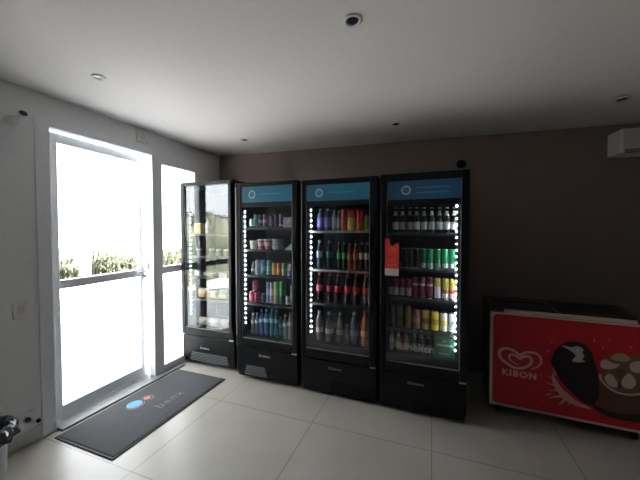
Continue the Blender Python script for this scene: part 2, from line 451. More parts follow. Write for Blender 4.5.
# ------------------------------------------------------------------ coolers
def make_cooler(name, x0, x1, yf, ztop, label, gl, hdr, led_x, shelves, fl, logo_u, blue, bracket_right=True, rails=(), louvre=(0, 1)):
    """all part coordinates are relative to the cooler's base centre"""
    cx = (x0+x1)/2; cy = yf
    root = empty(name, (cx, cy, 0)); tag(root, label, 'drinks cooler', 'glass door drinks coolers')
    a, b = x0-cx, x1-cx; g0, g1 = gl[0]-cx, gl[1]-cx; gz0, gz1 = gl[2], gl[3]
    D = .58; BK = M['black']; y1 = D; dz0 = .345
    # open fronted cabinet
    c = MB()
    c.box((a, .055, .06), (a+.028, y1, ztop), BK); c.box((b-.028, .055, .06), (b, y1, ztop), BK)
    c.box((a+.028, y1-.03, .06), (b-.028, y1, ztop), BK)
    c.box((a+.028, .055, ztop-.05), (b-.028, y1-.03, ztop), BK)
    c.obj('cabinet', root)
    MB().box((a+.028, .055, .06), (b-.028, y1-.03, fl-.001), M['liner']).obj('cabinet_floor', root)
    ln = MB()
    ln.box((a+.028, .075, fl), (a+.031, y1-.03, ztop-.05), M['liner']); ln.box((b-.031, .075, fl), (b-.028, y1-.03, ztop-.05), M['liner'])
    ln.box((a+.031, y1-.034, fl), (b-.031, y1-.03, ztop-.05), M['liner'])
    ln.obj('inner_liner', root)
    # feet
    for sx in (a+.05, b-.05):
        for sy in (.10, y1-.06):
            MB().lathe([(.022, 0), (.022, .012), (.012, .016), (.012, .062)], (sx, sy, 0), 12, M['black_matte']).obj('foot', root)
    # lower front panel with louvres
    k = MB(); k.box((a, .012, .075), (b, .055, dz0-.012), BK, .006)
    k.box((a+.01, .03, .03), (b-.01, .055, .075), M['black_matte'])
    pn = k.obj('lower_panel', root)
    lv = MB(); q0 = a+(b-a)*louvre[0]+.07; q1 = a+(b-a)*louvre[1]-.06
    for i in range(6):
        z = .058+i*.017
        ins = .004*i
        lv.box((q0+ins, .004, z), (q1-ins, .013, z+.008), M['louvre'] if cx < -1 else BK, .002)
    lv.obj('grille', pn)
    lz = .268 if name != 'cooler_tall' else .206
    lx = logo_u-cx
    text_poly('imbera', .031, lambda u, v, d: (lx+.012+u, .012-d, lz+v), .003, M['logo_grey'] if cx < -1 else M['logo_dim'], 'lettering', pn, .001, 1.1)
    ic = MB()
    for (du, dv) in ((0, 0), (.014, 0), (0, .014), (.014, .014)):
        ic.box((lx-.066+du, .009, lz-.012+dv), (lx-.056+du, .012, lz-.002+dv), M['logo_grey'] if cx < -1 else M['logo_dim'])
    ic.obj('maker_mark', pn)
    # door
    d = MB()
    d.box((a, 0, dz0), (g0, .05, ztop), BK, .004); d.box((g1, 0, dz0), (b, .05, ztop), BK, .004)
    d.box((g0, 0, dz0), (g1, .05, gz0), BK, .004); d.box((g0, 0, gz1), (g1, .05, ztop), BK, .004)
    do = d.obj('door', root)
    pz1 = hdr[0] if hdr else gz1
    MB().box((g0-.004, .018, gz0-.004), (g1+.004, .024, pz1+.004), M['door_glass']).obj('glass_pane', do)
    s = MB()
    s.box((g0, .006, gz0), (g0+.005, .018, gz1), M['alu_dark']); s.box((g1-.005, .006, gz0), (g1, .018, gz1), M['alu_dark'])
    s.box((g0, .006, gz0), (g1, .018, gz0+.006), M['freezer_grey'])
    s.obj('glazing_seal', do)
    hx = a+.016
    if name != 'cooler_tall':
        MB().box((hx-.007, -.008, gz0+.02), (hx+.007, 0, ztop-.04), M['alu_dark'] if name == 'cooler_blue' else BK, .003).obj('door_handle', do)
    else:
        MB().box((b-.030, -.014, gz0+.02), (b-.012, 0, ztop-.02), M['black_matte'], .004).obj('door_handle', do)
    hb = MB(); hb.box((b-.058, -.006, dz0-.010), (b-.008, .03, dz0+.002), M['steel'], .002)
    hb.lathe([(.009, 0), (.009, .014)], (b-.022, .012, dz0-.012), 10, M['steel'])
    hb.obj('hinge', root)
    if hdr:
        z0, z1 = hdr; hp = MB().box((g0, .010, z0), (g1, .020, z1), blue).obj('header_panel', root)
        MB().box((g0, .010, z0-.045), (g1, .030, z0), M['black_matte']).obj('header_rail', root)
        em = MB(); ex, ez = g0+(g1-g0)*(.22 if name != 'cooler_end' else .27), (z0+z1)/2; r = (z1-z0)*.21
        hf = lambda u, v, d_: (ex+u, .010-d_, ez+v)
        ribbon(em, [(r*math.cos(t), r*math.sin(t)) for t in [2*PI*i/24 for i in range(25)]], lambda t: r*.42, hf, .0015, M['print_white'])
        em.prism([(r*.32*math.cos(t), r*.32*math.sin(t)) for t in [2*PI*i/12 for i in range(12)]], hf, .0015, M['print_pale'])
        em.obj('round_emblem', hp)
        rows = (0.0,) if name != 'cooler_end' else (.018, -.022)
        for rz_ in rows:
            ru = MB(); ru.box((ex+.075, .0085, ez+rz_-.005), (ex+.32, .010, ez+rz_+.005), M['print_pale'])
            ru.obj('printed_line', hp)
    # light strip with its diodes
    side = led_x-cx
    sg = 1 if led_x < cx else -1
    st = MB().box((side-sg*.013, .056, .545), (side-sg*.004, .074, 1.72), M['wire'], .002).obj('light_strip', root)
    dm = MB().lathe([(.0010, -.0045), (.0033, -.0033), (.0046, 0), (.0033, .0033), (.0010, .0045)], (0, 0, 0), 10, M['led'], 'X').mesh('diode')
    for i in range(24):
        o = bpy.data.objects.new('diode', dm); COL.objects.link(o); o.parent = st
        o.location = (side, .064, .563+i*(1.70-.563)/23)
    # shelves
    for i, z in enumerate(shelves):
        sh = MB()
        pale = i in rails
        sh.box((a+.032, .085, z-.022), (b-.032, .094, z-.001), M['rail'] if pale else M['wire'], .002)
        sh.box((a+.032, y1-.05, z-.014), (b-.032, y1-.042, z-.001), M['wire'])
        nw = 22
        for j in range(nw):
            x = a+.04+(b-a-.08)*j/(nw-1)
            sh.box((x-.002, .09, z-.006), (x+.002, y1-.045, z-.001), M['wire'])
        for y in (.22, .36): sh.box((a+.032, y-.003, z-.012), (b-.032, y+.003, z-.006), M['wire'])
        so = sh.obj('shelf', root)
        if name == 'cooler_tall' and i == 2:
            for (u0, u1, dz) in ((-2.545+.01, -2.475, .012), (-2.20, -2.095, .002)):
                MB().box((u0-cx, .078, z+dz), (u1-cx, .084, z+dz+.050), M['white']).obj('price_tag', so)
    return root

CO = {}
CO[1] = make_cooler('cooler_tall', -2.655, -1.95, 2.62, 2.045, 'leftmost drinks cooler, tallest, without a blue header, beside the side window',
                    (-2.606, -2.010, .42, 2.005), None, -2.580, (1.471, 1.225, .99, .735), .41, -2.34, None, louvre=(.06, .98))
CO[2] = make_cooler('cooler_blue', -1.862, -1.178, 2.54, 1.982, 'second drinks cooler from left, blue header and colourful cans',
                    (-1.793, -1.229, .425, 1.942), (1.787, 1.942), -1.788, (1.541, 1.319, 1.051, .762), .43, -1.535, M['blue'], louvre=(.04, .60))
CO[3] = make_cooler('cooler_soda', -1.128, -.432, 2.52, 1.966, 'third drinks cooler from left, blue header and dark soda bottles',
                    (-1.083, -.495, .425, 1.918), (1.774, 1.918), -1.052, (1.509, 1.148, .835), .462, -.80, M['blue'], rails=(0, 1), louvre=(.3, .95))
CO[4] = make_cooler('cooler_end', -.402, .262, 2.50, 1.966, 'rightmost drinks cooler with a red card on its door',
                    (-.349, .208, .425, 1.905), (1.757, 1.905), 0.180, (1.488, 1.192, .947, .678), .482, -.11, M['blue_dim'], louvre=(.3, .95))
for c in CO.values(): c.name = 'drinks_cooler'
# vinyl word low on the glass of the rightmost cooler
text_poly('Heineken', .088, lambda u, v, d: (-.14+u+.07, .017-d, .560+v), .0012, cmat((.24, .25, .26), .5), 'window_lettering', CO[4], .0022, 1.0)

# ------------------------------------------------------------------ drinks
SILVER = cmat((.62, .63, .65), .25, .85)
def can_mesh(r, h, main, band=None, bz=(.35, .65), low=None):
    mb = MB(); mm = cmat(main); bm_ = cmat(band) if band else mm; lm = cmat(low) if low else mm
    t = h
    prof = [(r*.78, 0), (r*.86, .004), (r, .014), (r, bz[0]*h), (r, bz[1]*h), (r, t-.016), (r*.84, t-.004), (r*.86, t), (r*.78, t), (r*.76, t-.005)]
    ms = [SILVER, SILVER, lm, bm_, mm, mm, SILVER, SILVER, SILVER]
    return mb.lathe(prof, (0, 0, 0), 18, ms).mesh('drink_can')
def put(mesh, name, loc, label, cat, group=None, rz=0):
    o = bpy.data.objects.new(name, mesh); COL.objects.link(o); o.location = loc; o.rotation_euler = (0, 0, rz)
    return tag(o, label, cat, group)

def longneck(r, h, glassc, labc, capc, neck=True):
    k = h/.22
    body = MB().lathe([(r*.9, 0), (r, .006), (r, .115*k), (r*.93, .128*k), (r*.5, .158*k), (r*.42, .178*k), (r*.40, .205*k), (r*.46, .208*k), (r*.46, .212*k)], n=16, mats=cmat(glassc, .12)).mesh('bottle')
    lab = MB().lathe([(r*1.015, .030*k), (r*1.02, .032*k), (r*1.02, .092*k), (r*1.015, .094*k)], n=16, mats=cmat(labc, .45)).mesh('label')
    nl = MB().lathe([(r*.66, .150*k), (r*.46, .168*k), (r*.445, .186*k)], n=16, mats=cmat(labc, .45)).mesh('neck_label') if neck else None
    cap = MB().lathe([(r*.50, .209*k), (r*.52, .211*k), (r*.46, .219*k), (r*.3, .220*k)], n=16, mats=cmat(capc, .35, .4)).mesh('cap')
    return body, lab, nl, cap
def pet(r, h, liq, labc, capc, lz=(.40, .58), alpha=None, contour=True):
    bm_ = cmat(liq, .1) if alpha is None else clear_plastic('clear bottle plastic', liq, alpha)
    w_ = .93 if contour else 1.0
    body = MB().lathe([(r*.75, 0), (r*.95, .008), (r, .03), (r*w_, .22*h), (r*w_*.98, .33*h), (r, .42*h), (r, .60*h), (r*.92, .68*h), (r*.66, .78*h), (r*.40, .86*h), (r*.36, .90*h), (r*.40, .905*h), (r*.40, .915*h)], n=18, mats=bm_).mesh('bottle')
    lab = MB().lathe([(r*1.0, lz[0]*h), (r*1.02, lz[0]*h+.002), (r*1.02, lz[1]*h-.002), (r*1.0, lz[1]*h)], n=18, mats=cmat(labc, .35)).mesh('label')
    cap = MB().lathe([(r*.44, .915*h), (r*.44, .99*h), (r*.36, h)], n=14, mats=cmat(capc, .4)).mesh('cap')
    return body, lab, None, cap
def put_bottle(ms, name, loc, label, group=None):
    o = put(ms[0], name, loc, label, 'bottle', group)
    for nm, me in zip(('label', 'neck_label', 'cap'), ms[1:]):
        if me:
            c = bpy.data.objects.new(nm, me); COL.objects.link(c); c.parent = o
    return o
def pillow(wd, h, d, c1, c2, split=.5):
    mb = MB(); nx, nz = 10, 12; vs = {}; m1, m2 = cmat(c1, .25), cmat(c2, .25)
    for sgn in (-1, 1):
        g = []
        for j in range(nz+1):
            for i in range(nx+1):
                u, v = i/nx*2-1, j/nz*2-1
                th = (max(0, (1-u**4)*(1-v**4)))**.6*d/2
                g.append((u*wd/2*(1-.06*(1-abs(v))), sgn*th, (v+1)/2*h))
        for j in range(nz):
            mb.add([g[j*(nx+1)+i] for i in range(nx+1)]+[g[(j+1)*(nx+1)+i] for i in range(nx+1)],
                   [(i, i+1, nx+2+i, nx+1+i) for i in range(nx)], m1 if (j+.5)/nz < split else m2, True)
    return mb.mesh('snack_bag')

N = ['first', 'second', 'third', 'fourth', 'fifth', 'sixth', 'seventh', 'eighth', 'ninth', 'tenth']
CN = {1: 'leftmost cooler', 2: 'second cooler', 3: 'third cooler', 4: 'rightmost cooler'}
SN = ['top', 'second', 'third', 'fourth', 'bottom']
def lab(desc, i, s, c, bottom=False): return '%s, %s from left on %s shelf of %s' % (desc, N[i], 'bottom' if bottom else SN[s], CN[c])
FR = {1: 2.62, 2: 2.54, 3: 2.52, 4: 2.50}
def yy(c, r): return FR[c]+.10+r

# --- rightmost cooler
G4 = 'drinks in the rightmost cooler'
xs = [-.293, -.236, -.177, -.121, -.062, -.003, .055, .112, .166]
for i, x in enumerate(xs):
    hh = .217-.0012*i
    body = longneck(.0255, hh, (.022, .012, .008) if i % 2 else (.012, .014, .012), (.62, .63, .60) if i not in (1, 2) else (.42, .30, .28), (.5, .48, .42))
    put_bottle(body, 'beer_bottle', (x, yy(4, .028), 1.488), lab('dark bottle with %s label' % ('white' if i not in (1, 2) else 'dull'), i, 0, 4), 'beer bottles on the top shelf')
for i, x in enumerate([-.216, -.165, -.115, -.064, -.011, .045, .102, .157]):
    g = i > 2
    me = can_mesh(.0245, .167, (.03, .34, .15) if g else (.025, .022, .024), (.02, .26, .10) if g else None, (.3, .6), (.45, .58, .50) if g else None)
    put(me, 'drink_can', (x, yy(4, .025), 1.192), lab('slim green can' if g else 'slim dark can', i, 1, 4), 'can', 'slim cans on the second shelf')
row = [(-.330, (.05, .05, .11), (.45, .45, .5), 'navy can'), (-.286, (.30, .04, .07), (.62, .58, .58), 'maroon and white can'), (-.235, (.30, .04, .07), (.62, .58, .58), 'maroon and white can'),
       (-.181, (.30, .04, .07), (.62, .58, .58), 'maroon and white can'), (-.126, (.24, .03, .06), None, 'maroon can'), (-.071, (.24, .03, .06), None, 'maroon can'),
       (-.013, (.26, .03, .08), None, 'dark red can'), (.047, (.62, .50, .10), (.80, .78, .74), 'yellow topped white can'), (.105, (.62, .52, .08), (.82, .80, .78), 'yellow topped white can'), (.163, (.60, .50, .06), (.82, .80, .78), 'yellow topped white can')]
for i, (x, mn, lw, ds) in enumerate(row):
    if i < 4: me = can_mesh(.0238, .158, mn, lw, (.10, .5), lw)
    elif i < 7: me = can_mesh(.0248, .178, mn, (.62, .50, .52), (.58, .70))
    else: me = can_mesh(.0262, .178, mn, (.62, .06, .08), (.30, .46), lw) if i > 7 else can_mesh(.0262, .178, mn, lw, (.1, .6), lw)
    put(me, 'drink_can', (x, yy(4, .026), .947), lab(ds, i, 2, 4), 'can', 'cans on the third shelf')
row = [(-.313, (.035, .032, .03), None, 'black can', .197, .0255), (-.251, (.10, .075, .03), (.04, .035, .03), 'dark gold can', .2, .0275), (-.184, (.20, .125, .03), None, 'brown gold can', .195, .029), (-.115, (.42, .12, .09), (.5, .30, .10), 'red and gold can', .172, .0305),
       (-.042, (.60, .40, .06), (.30, .10, .04), 'gold can', .174, .0305), (.028, (.74, .58, .03), (.40, .27, .03), 'bright yellow can', .168, .031), (.096, (.76, .74, .66), (.72, .55, .12), 'white and yellow can', .163, .0295), (.160, (.80, .80, .80), (.5, .6, .55), 'white can', .161, .028)]
for i, (x, mn, bd, ds, h_, r_) in enumerate(row):
    put(can_mesh(r_, h_, mn, bd, (.35, .62)), 'drink_can', (x, yy(4, .031), .678), lab(ds, i, 3, 4), 'can', 'cans on the fourth shelf')
Z = .482
put_bottle(pet(.021, .17, (.35, .36, .34), (.5, .5, .48), (.6, .6, .6)), 'small_bottle', (-.318, yy(4, .03), Z), lab('pale small bottle', 0, 4, 4, True), G4)
put_bottle(longneck(.025, .178, (.13, .14, .04), (.30, .30, .14), (.3, .3, .1)), 'beer_bottle', (-.264, yy(4, .03), Z), lab('olive bottle', 1, 4, 4, True), G4)
put_bottle(longneck(.029, .178, (.10, .10, .05), (.50, .06, .05), (.35, .06, .05)), 'beer_bottle', (-.201, yy(4, .03), Z), lab('red labelled bottle', 2, 4, 4, True), G4)
for i, x in enumerate((-.131, -.075, -.018)):
    put_bottle(longneck(.0215, .188, (.018, .02, .02), (.11, .11, .12), (.42, .44, .46)), 'beer_bottle', (x, yy(4, .03), Z), lab('dark bottle with silver cap', 3+i, 4, 4, True), G4)
ct = empty('beer_carton', (.104, 2.60, Z)); tag(ct, 'dark green beer carton with red star, right end of bottom shelf of rightmost cooler', 'carton')
MB().box((-.076, 0, 0), (.076, .16, .155), cmat((.008, .11, .065), .4), .004).obj('box', ct)
cf = lambda u, v, d: (u, -d, v)
text_poly('Heineken', .030, lambda u, v, d: cf(u, v+.098, d), .001, cmat((.62, .68, .64), .5), 'lettering', ct, .0008)
s_ = MB(); s_.prism([((.013 if i % 2 == 0 else .0055)*math.sin(i*PI/5), .062+(.013 if i % 2 == 0 else .0055)*math.cos(i*PI/5)) for i in range(10)], cf, .001, cmat((.6, .03, .03), .5)); s_.obj('star', ct)
s_ = MB(); s_.box(cf(-.045, .024, 0), cf(.045, .034, .001), cmat((.3, .36, .33), .5)); s_.box(cf(-.014, .125, 0), cf(.014, .134, .001), cmat((.3, .36, .33), .5)); s_.obj('small_print', ct)

# red card on the door of the rightmost cooler
hc = empty('hanging_card', (-.305, 2.4925, 1.14)); tag(hc, 'red card with a white foot hanging on the rightmost cooler door', 'card')
pl = [(-.055, 0), (.055, 0), (.055, .262), (.050, .268), (.030, .268), (.018, .243), (-.012, .243), (-.020, .300), (-.055, .300)]
c = MB(); c.prism([(u, v) for u, v in pl], lambda u, v, d: (u, d, v), .004, cmat((.52, .03, .025), .45)); c.obj('card', hc)
MB().box((-.055, -.001, 0), (.055, 0, .058), cmat((.55, .50, .48), .5)).obj('white_strip', hc)
for z, ww in ((.215, .030), (.195, .038), (.120, .020), (.085, .036)):
    c = MB(); c.box((-ww, -.001, z), (ww, 0, z+.006), cmat((.55, .16, .06), .5)); c.obj('printed_line', hc)

# --- third cooler
G3 = 'soda bottles in the third cooler'
y3 = yy(3, .035)
row = [(-.985, .033, .205, (.06, .055, .16), (.16, .16, .42), 'violet blue bottle'), (-.912, .033, .203, (.06, .055, .16), (.16, .16, .42), 'violet blue bottle'), (-.848, .022, .192, (.4, .4, .42), (.62, .62, .66), 'pale bottle'), (-.805, .018, .182, (.18, .2, .19), (.3, .3, .3), 'grey bottle')]
for i, (x, r_, h_, lq, lb, ds) in enumerate(row):
    put_bottle(pet(r_, h_, lq, lb, (.4, .4, .45), (.15, .6)), 'juice_bottle', (x, y3, 1.509), lab(ds, i, 0, 3), 'bottles on the top shelf of the third cooler')
for i, (x, w_, c1, c2, sp, ds, z0) in enumerate([(-.756, .058, (.55, .10, .05), (.50, .09, .06), .5, 'orange red snack bag', 0), (-.685, .080, (.66, .42, .10), (.55, .08, .05), .62, 'yellow and red snack bag', 0), (-.602, .078, (.40, .09, .05), (.62, .03, .04), .45, 'bright red snack bag', 0)]):
    put(pillow(w_, .202, .05, c1, c2, sp), 'snack_bag', (x, y3, 1.509), lab(ds, 4+i, 0, 3), 'snack bag')
put(pillow(.034, .135, .03, (.25, .55, .05), (.3, .6, .08)), 'snack_bag', (-.549, y3, 1.509), lab('small lime green pack', 7, 0, 3), 'snack bag')
row = [(-.995, .029, .27, (.02, .03, .05), (.45, .52, .62), (.4, .42, .5), 'white labelled soda bottle'), (-.897, .027, .268, (.018, .03, .03), (.04, .30, .15), (.1, .3, .15), 'green labelled soda bottle'),
       (-.800, .022, .256, (.02, .04, .02), (.06, .40, .10), (.1, .3, .12), 'green labelled soda bottle'), (-.752, .022, .255, (.02, .04, .02), (.06, .40, .10), (.1, .3, .12), 'green labelled soda bottle'),
       (-.699, .024, .244, (.22, .035, .015), (.30, .06, .03), (.3, .05, .04), 'reddish brown soda bottle'), (-.646, .024, .246, (.22, .035, .015), (.30, .06, .03), (.3, .05, .04), 'reddish brown soda bottle'),
       (-.592, .023, .257, (.03, .012, .01), (.62, .38, .30), (.5, .08, .05), 'pink labelled soda bottle'), (-.543, .0225, .257, (.03, .012, .01), (.62, .38, .30), (.5, .08, .05), 'pink labelled soda bottle')]
for i, (x, r_, h_, lq, lb, cp, ds) in enumerate(row):
    put_bottle(pet(r_, h_, lq, lb, cp, (.40, .62)), 'soda_bottle', (x, y3, 1.148), lab(ds, i, 1, 3), G3)
for i, x in enumerate([-.995, -.888, -.809, -.721, -.637, -.549]):
    pk = i < 3
    put_bottle(pet(.031, .278, (.022, .010, .010), (.55, .05, .08) if pk else (.60, .035, .03), (.5, .03, .03), (.38, .58)), 'soda_bottle', (x, y3, .835), lab('dark cola bottle with %s label' % ('pinkish red' if pk else 'red'), i, 2, 3), 'cola bottles on the third shelf')
row = [(-1.0, .034, .286, (.34, .22, .24), (.45, .40, .42), .55, 'pinkish clear bottle'), (-.898, .038, .282, (.10, .12, .14), (.30, .33, .38), .7, 'clear bottle with grey label'), (-.79, .038, .287, (.10, .10, .11), (.36, .30, .27), .7, 'clear bottle with beige label'),
       (-.657, .037, .30, (.09, .09, .13), (.15, .14, .34), .75, 'clear bottle with violet label'), (-.560, .036, .322, (.50, .13, .03), (.72, .40, .22), None, 'orange bottle')]
for i, (x, r_, h_, lq, lb, al, ds) in enumerate(row):
    put_bottle(pet(r_, h_, lq, lb, (.3, .3, .32) if i < 4 else (.4, .15, .1), (.30, .46), al), 'large_bottle', (x, yy(3, .04), .462), lab(ds, i if i < 3 else i+1, 3, 3, True), 'bottles on the bottom shelf of the third cooler')
put_bottle(pet(.018, .184, (.14, .14, .15), (.2, .2, .22), (.4, .4, .4), (.3, .5)), 'small_bottle', (-.724, yy(3, .03), .462), lab('small dark bottle', 3, 3, 3, True), 'bottles on the bottom shelf of the third cooler')

# --- second cooler
G2 = 'drinks in the second cooler'
y2 = yy(2, .03)
row = [(-1.752, .021, .092, (.72, .80, .62), (.55, .70, .42), 'short white and green can'), (-1.703, .0205, .136, (.03, .42, .38), (.04, .32, .30), 'slim teal can'), (-1.650, .0205, .132, (.05, .06, .10), (.55, .58, .62), 'slim dark can with silver band'), (-1.595, .0205, .136, (.30, .10, .16), (.75, .62, .66), 'slim pink and dark can'),
       (-1.518, .026, .122, (.14, .09, .18), (.10, .06, .13), 'dark purple can'), (-1.460, .022, .129, (.12, .07, .16), (.10, .06, .13), 'dark purple can'), (-1.407, .022, .138, (.10, .07, .12), (.48, .42, .50), 'dark can with pale band')]
for i, (x, r_, h_, mn, bd, ds) in enumerate(row):
    put(can_mesh(r_, h_, mn, bd, (.06, .22) if i in (4, 6) else (.35, .6)), 'drink_can', (x, y2, 1.541), lab(ds, i, 0, 2), 'can', G2)
bx = MB(); bx.box((-.046, -.02, 0), (.046, .03, .10), cmat((.62, .40, .50), .35), .004); bx.box((-.046, -.0205, .0), (.046, -.02, .014), cmat((.7, .66, .7), .35)); bx.prism([(-.02, .03), (.03, .05), (.04, .085), (0, .075)], lambda u, v, d: (u, -.0208+d*0.5, v), .001, cmat((.75, .66, .72), .35))
put(bx.mesh('snack_box'), 'snack_box', (-1.332, y2, 1.541), lab('pink square pack', 7, 0, 2), 'pack')
def cup_mesh(r, h, body, lid, bandc=None):
    b_ = cmat(body, .4)
    return MB().lathe([(r*.80, 0), (r*.84, .3*h), (r*.92, .7*h), (r*.97, .86*h), (r*1.04, .87*h), (r*1.04, .96*h), (r*.9, h)], n=18, mats=[b_, cmat(bandc, .4) if bandc else b_, b_, cmat(lid, .35), cmat(lid, .35), cmat(lid, .35)]).mesh('dessert_cup')
put(cup_mesh(.042, .087, (.72, .68, .52), (.78, .76, .66)), 'dessert_cup', (-1.735, yy(2, .04), 1.319), lab('cream coloured cup', 0, 1, 2), 'cup')
put(cup_mesh(.037, .102, (.55, .10, .12), (.68, .55, .56), (.72, .66, .66)), 'dessert_cup', (-1.647, yy(2, .04), 1.319), lab('red and white cup', 1, 1, 2), 'cup', 'red cups on the second shelf')
put(cup_mesh(.036, .104, (.55, .10, .12), (.68, .55, .56), (.72, .66, .66)), 'dessert_cup', (-1.570, yy(2, .04), 1.319), lab('red and white cup', 2, 1, 2), 'cup', 'red cups on the second shelf')
for k, ds in enumerate(('lowest', 'second', 'third', 'topmost')):
    put(MB().lathe([(.050, 0), (.056, .018), (.063, .019), (.063, .0255), (.052, .0265)], n=20, mats=cmat((.62, .65, .70), .35)).mesh('white_tub'), 'white_tub', (-1.466, yy(2, .06), 1.319+k*.0268), 'flat white tub, %s of the stack on second shelf of second cooler from left' % ds, 'tub', 'stack of white tubs')
wd = MB(); wd.prism([(-.044, 0), (.044, 0), (.044, .072)], lambda u, v, d: (u, d, v), .07, cmat((.62, .64, .66), .3))
wo = put(wd.mesh('sandwich_pack'), 'sandwich_pack', (-1.318, yy(2, 0), 1.319), lab('white wedge shaped sandwich pack', 7 - 3, 1, 2), 'sandwich')
row = [(-1.679, .0285, .160, (.55, .58, .62), (.48, .52, .58), 'silver can'), (-1.611, .0285, .159, (.05, .22, .42), (.35, .48, .62), 'blue can'), (-1.548, .0265, .158, (.04, .42, .42), (.20, .52, .50), 'teal can'), (-1.488, .0245, .136, (.70, .36, .05), (.72, .48, .16), 'orange can'),
       (-1.433, .0245, .135, (.70, .12, .03), (.80, .40, .25), 'red orange can'), (-1.379, .0245, .134, (.42, .55, .22), (.62, .68, .40), 'yellow green can'), (-1.311, .030, .143, (.25, .16, .60), (.68, .64, .78), 'white and violet can')]
put_bottle(pet(.019, .134, (.22, .24, .25), (.3, .32, .33), (.4, .4, .4), (.3, .5), .5), 'small_bottle', (-1.738, y2, 1.051), lab('small clear bottle', 0, 2, 2), G2)
for i, (x, r_, h_, mn, bd, ds) in enumerate(row):
    put(can_mesh(r_, h_, mn, bd, (.3, .62) if i < 6 else (.45, .9)), 'drink_can', (x, y2, 1.051), lab(ds, i+1, 2, 2), 'can', G2)
Z = .762
for k, (x, z, ds) in enumerate([(-1.752, Z, 'lower left'), (-1.690, Z, 'lower right'), (-1.712, Z+.1165, 'upper')]):
    put(can_mesh(.0305, .115, (.52, .04, .10) if k else (.60, .14, .18), (.62, .22, .26), (.42, .56)), 'drink_can', (x, y2, z), 'short crimson can, %s of three piled on fourth shelf of second cooler from left' % ds, 'can', 'crimson cans piled on the fourth shelf')
put(can_mesh(.021, .108, (.03, .04, .06), None), 'drink_can', (-1.612, y2, Z), 'small black can right of the crimson pile in second cooler from left', 'can', G2)
row = [(-1.560, .0195, .224, (.20, .28, .60), (.62, .64, .74), 'tall blue and white can'), (-1.518, .0195, .223, (.40, .30, .55), (.72, .66, .76), 'tall violet and white can'), (-1.466, .0275, .238, (.40, .52, .16), (.55, .62, .30), 'tall lime can'), (-1.396, .0315, .240, (.03, .42, .14), (.10, .50, .22), 'tall green bottle')]
for i, (x, r_, h_, mn, bd, ds) in enumerate(row):
    put(can_mesh(r_, h_, mn, bd, (.4, .7), (.04, .14, .08) if i == 3 else None), 'drink_can' , (x, y2, Z), '%s on fourth shelf of second cooler from left' % ds.replace('bottle', 'can'), 'can', G2)
put(can_mesh(.0235, .099, (.66, .66, .68), (.4, .42, .46), (.4, .6)), 'drink_can', (-1.337, y2, Z), 'short white can right of the tall green can in second cooler from left', 'can', G2)
put(can_mesh(.019, .212, (.40, .38, .42), (.58, .56, .60), (.3, .7)), 'drink_can', (-1.291, y2, Z), 'tall grey can at right end of fourth shelf, second cooler from left', 'can', G2)
row = [(-1.742, .021, .22, (.40, .46, .50), (.55, .58, .6), (.55, .62, .66), .5, 'clear water bottle'), (-1.696, .021, .228, (.40, .46, .50), (.55, .58, .6), (.55, .62, .66), .5, 'clear water bottle'), (-1.640, .024, .268, (.06, .16, .42), (.45, .58, .78), (.10, .25, .6), .8, 'blue water bottle'), (-1.583, .026, .276, (.06, .16, .42), (.45, .58, .78), (.10, .25, .6), .8, 'blue water bottle'),
       (-1.517, .024, .284, (.03, .26, .34), (.30, .58, .64), (.06, .40, .44), .8, 'teal water bottle'), (-1.466, .022, .283, (.03, .26, .34), (.30, .58, .64), (.06, .40, .44), .8, 'teal water bottle'), (-1.418, .022, .212, (.04, .12, .18), (.08, .22, .28), (.1, .2, .25), .9, 'dark blue bottle'), (-1.368, .023, .24, (.20, .36, .42), (.70, .66, .66), (.7, .66, .66), .8, 'white capped bottle'), (-1.309, .026, .266, (.34, .36, .40), (.66, .60, .60), (.58, .05, .08), .85, 'pale bottle with red cap')]
for i, (x, r_, h_, lq, lb, cp, al, ds) in enumerate(row):
    put_bottle(pet(r_, h_, lq, lb, cp, (.52, .66), al, False), 'water_bottle', (x, y2, .43), lab(ds, i, 4, 2, True), 'water bottles on the bottom shelf')

# --- leftmost cooler
y1_ = yy(1, .04)
put(MB().box((-.048, -.03, 0), (.048, .03, .125), cmat((.75, .58, .22), .4), .004).mesh('juice_carton'), 'juice_carton', (-2.520, y1_, 1.471), 'yellow carton at left end of top shelf of leftmost cooler', 'carton')
put_bottle(pet(.034, .17, (.62, .63, .62), (.70, .70, .68), (.75, .75, .75)), 'milk_bottle', (-2.388, y1_, 1.471), 'white bottle beside the yellow carton on top shelf of leftmost cooler')
for i, x in enumerate((-2.52, -2.342, -2.246, -2.142)):
    j = put(MB().lathe([(.030, 0), (.033, .006), (.033, .05), (.026, .056), (.026, .060)], n=16, mats=cmat((.22, .22, .22), .15)).mesh('jar'), 'jar', (x, y1_, 1.225), lab('small dark jar with white lid', i, 1, 1), 'jar', 'jars on the second shelf')
    ld = MB().lathe([(.030, .058), (.031, .060), (.031, .075), (.028, .077)], n=16, mats=cmat((.75, .75, .74), .35)).obj('lid', j)
for i, (x, w_, h_, c_, ds) in enumerate([(-2.50, .085, .045, (.30, .30, .32), 'grey flat tray'), (-2.366, .14, .045, (.62, .32, .38), 'pink flat tray'), (-2.175, .11, .06, (.40, .42, .40), 'grey flat tray')]):
    t = MB(); t.box((-w_/2, -.05, 0), (w_/2, .07, h_*.7), cmat((.2, .2, .2), .4), .006); t.box((-w_/2+.004, -.046, h_*.7), (w_/2-.004, .066, h_), cmat(c_, .25), .008)
    put(t.mesh('food_tray'), 'food_tray', (x, yy(1, .055), .99), lab(ds, i, 2, 1), 'food tray')
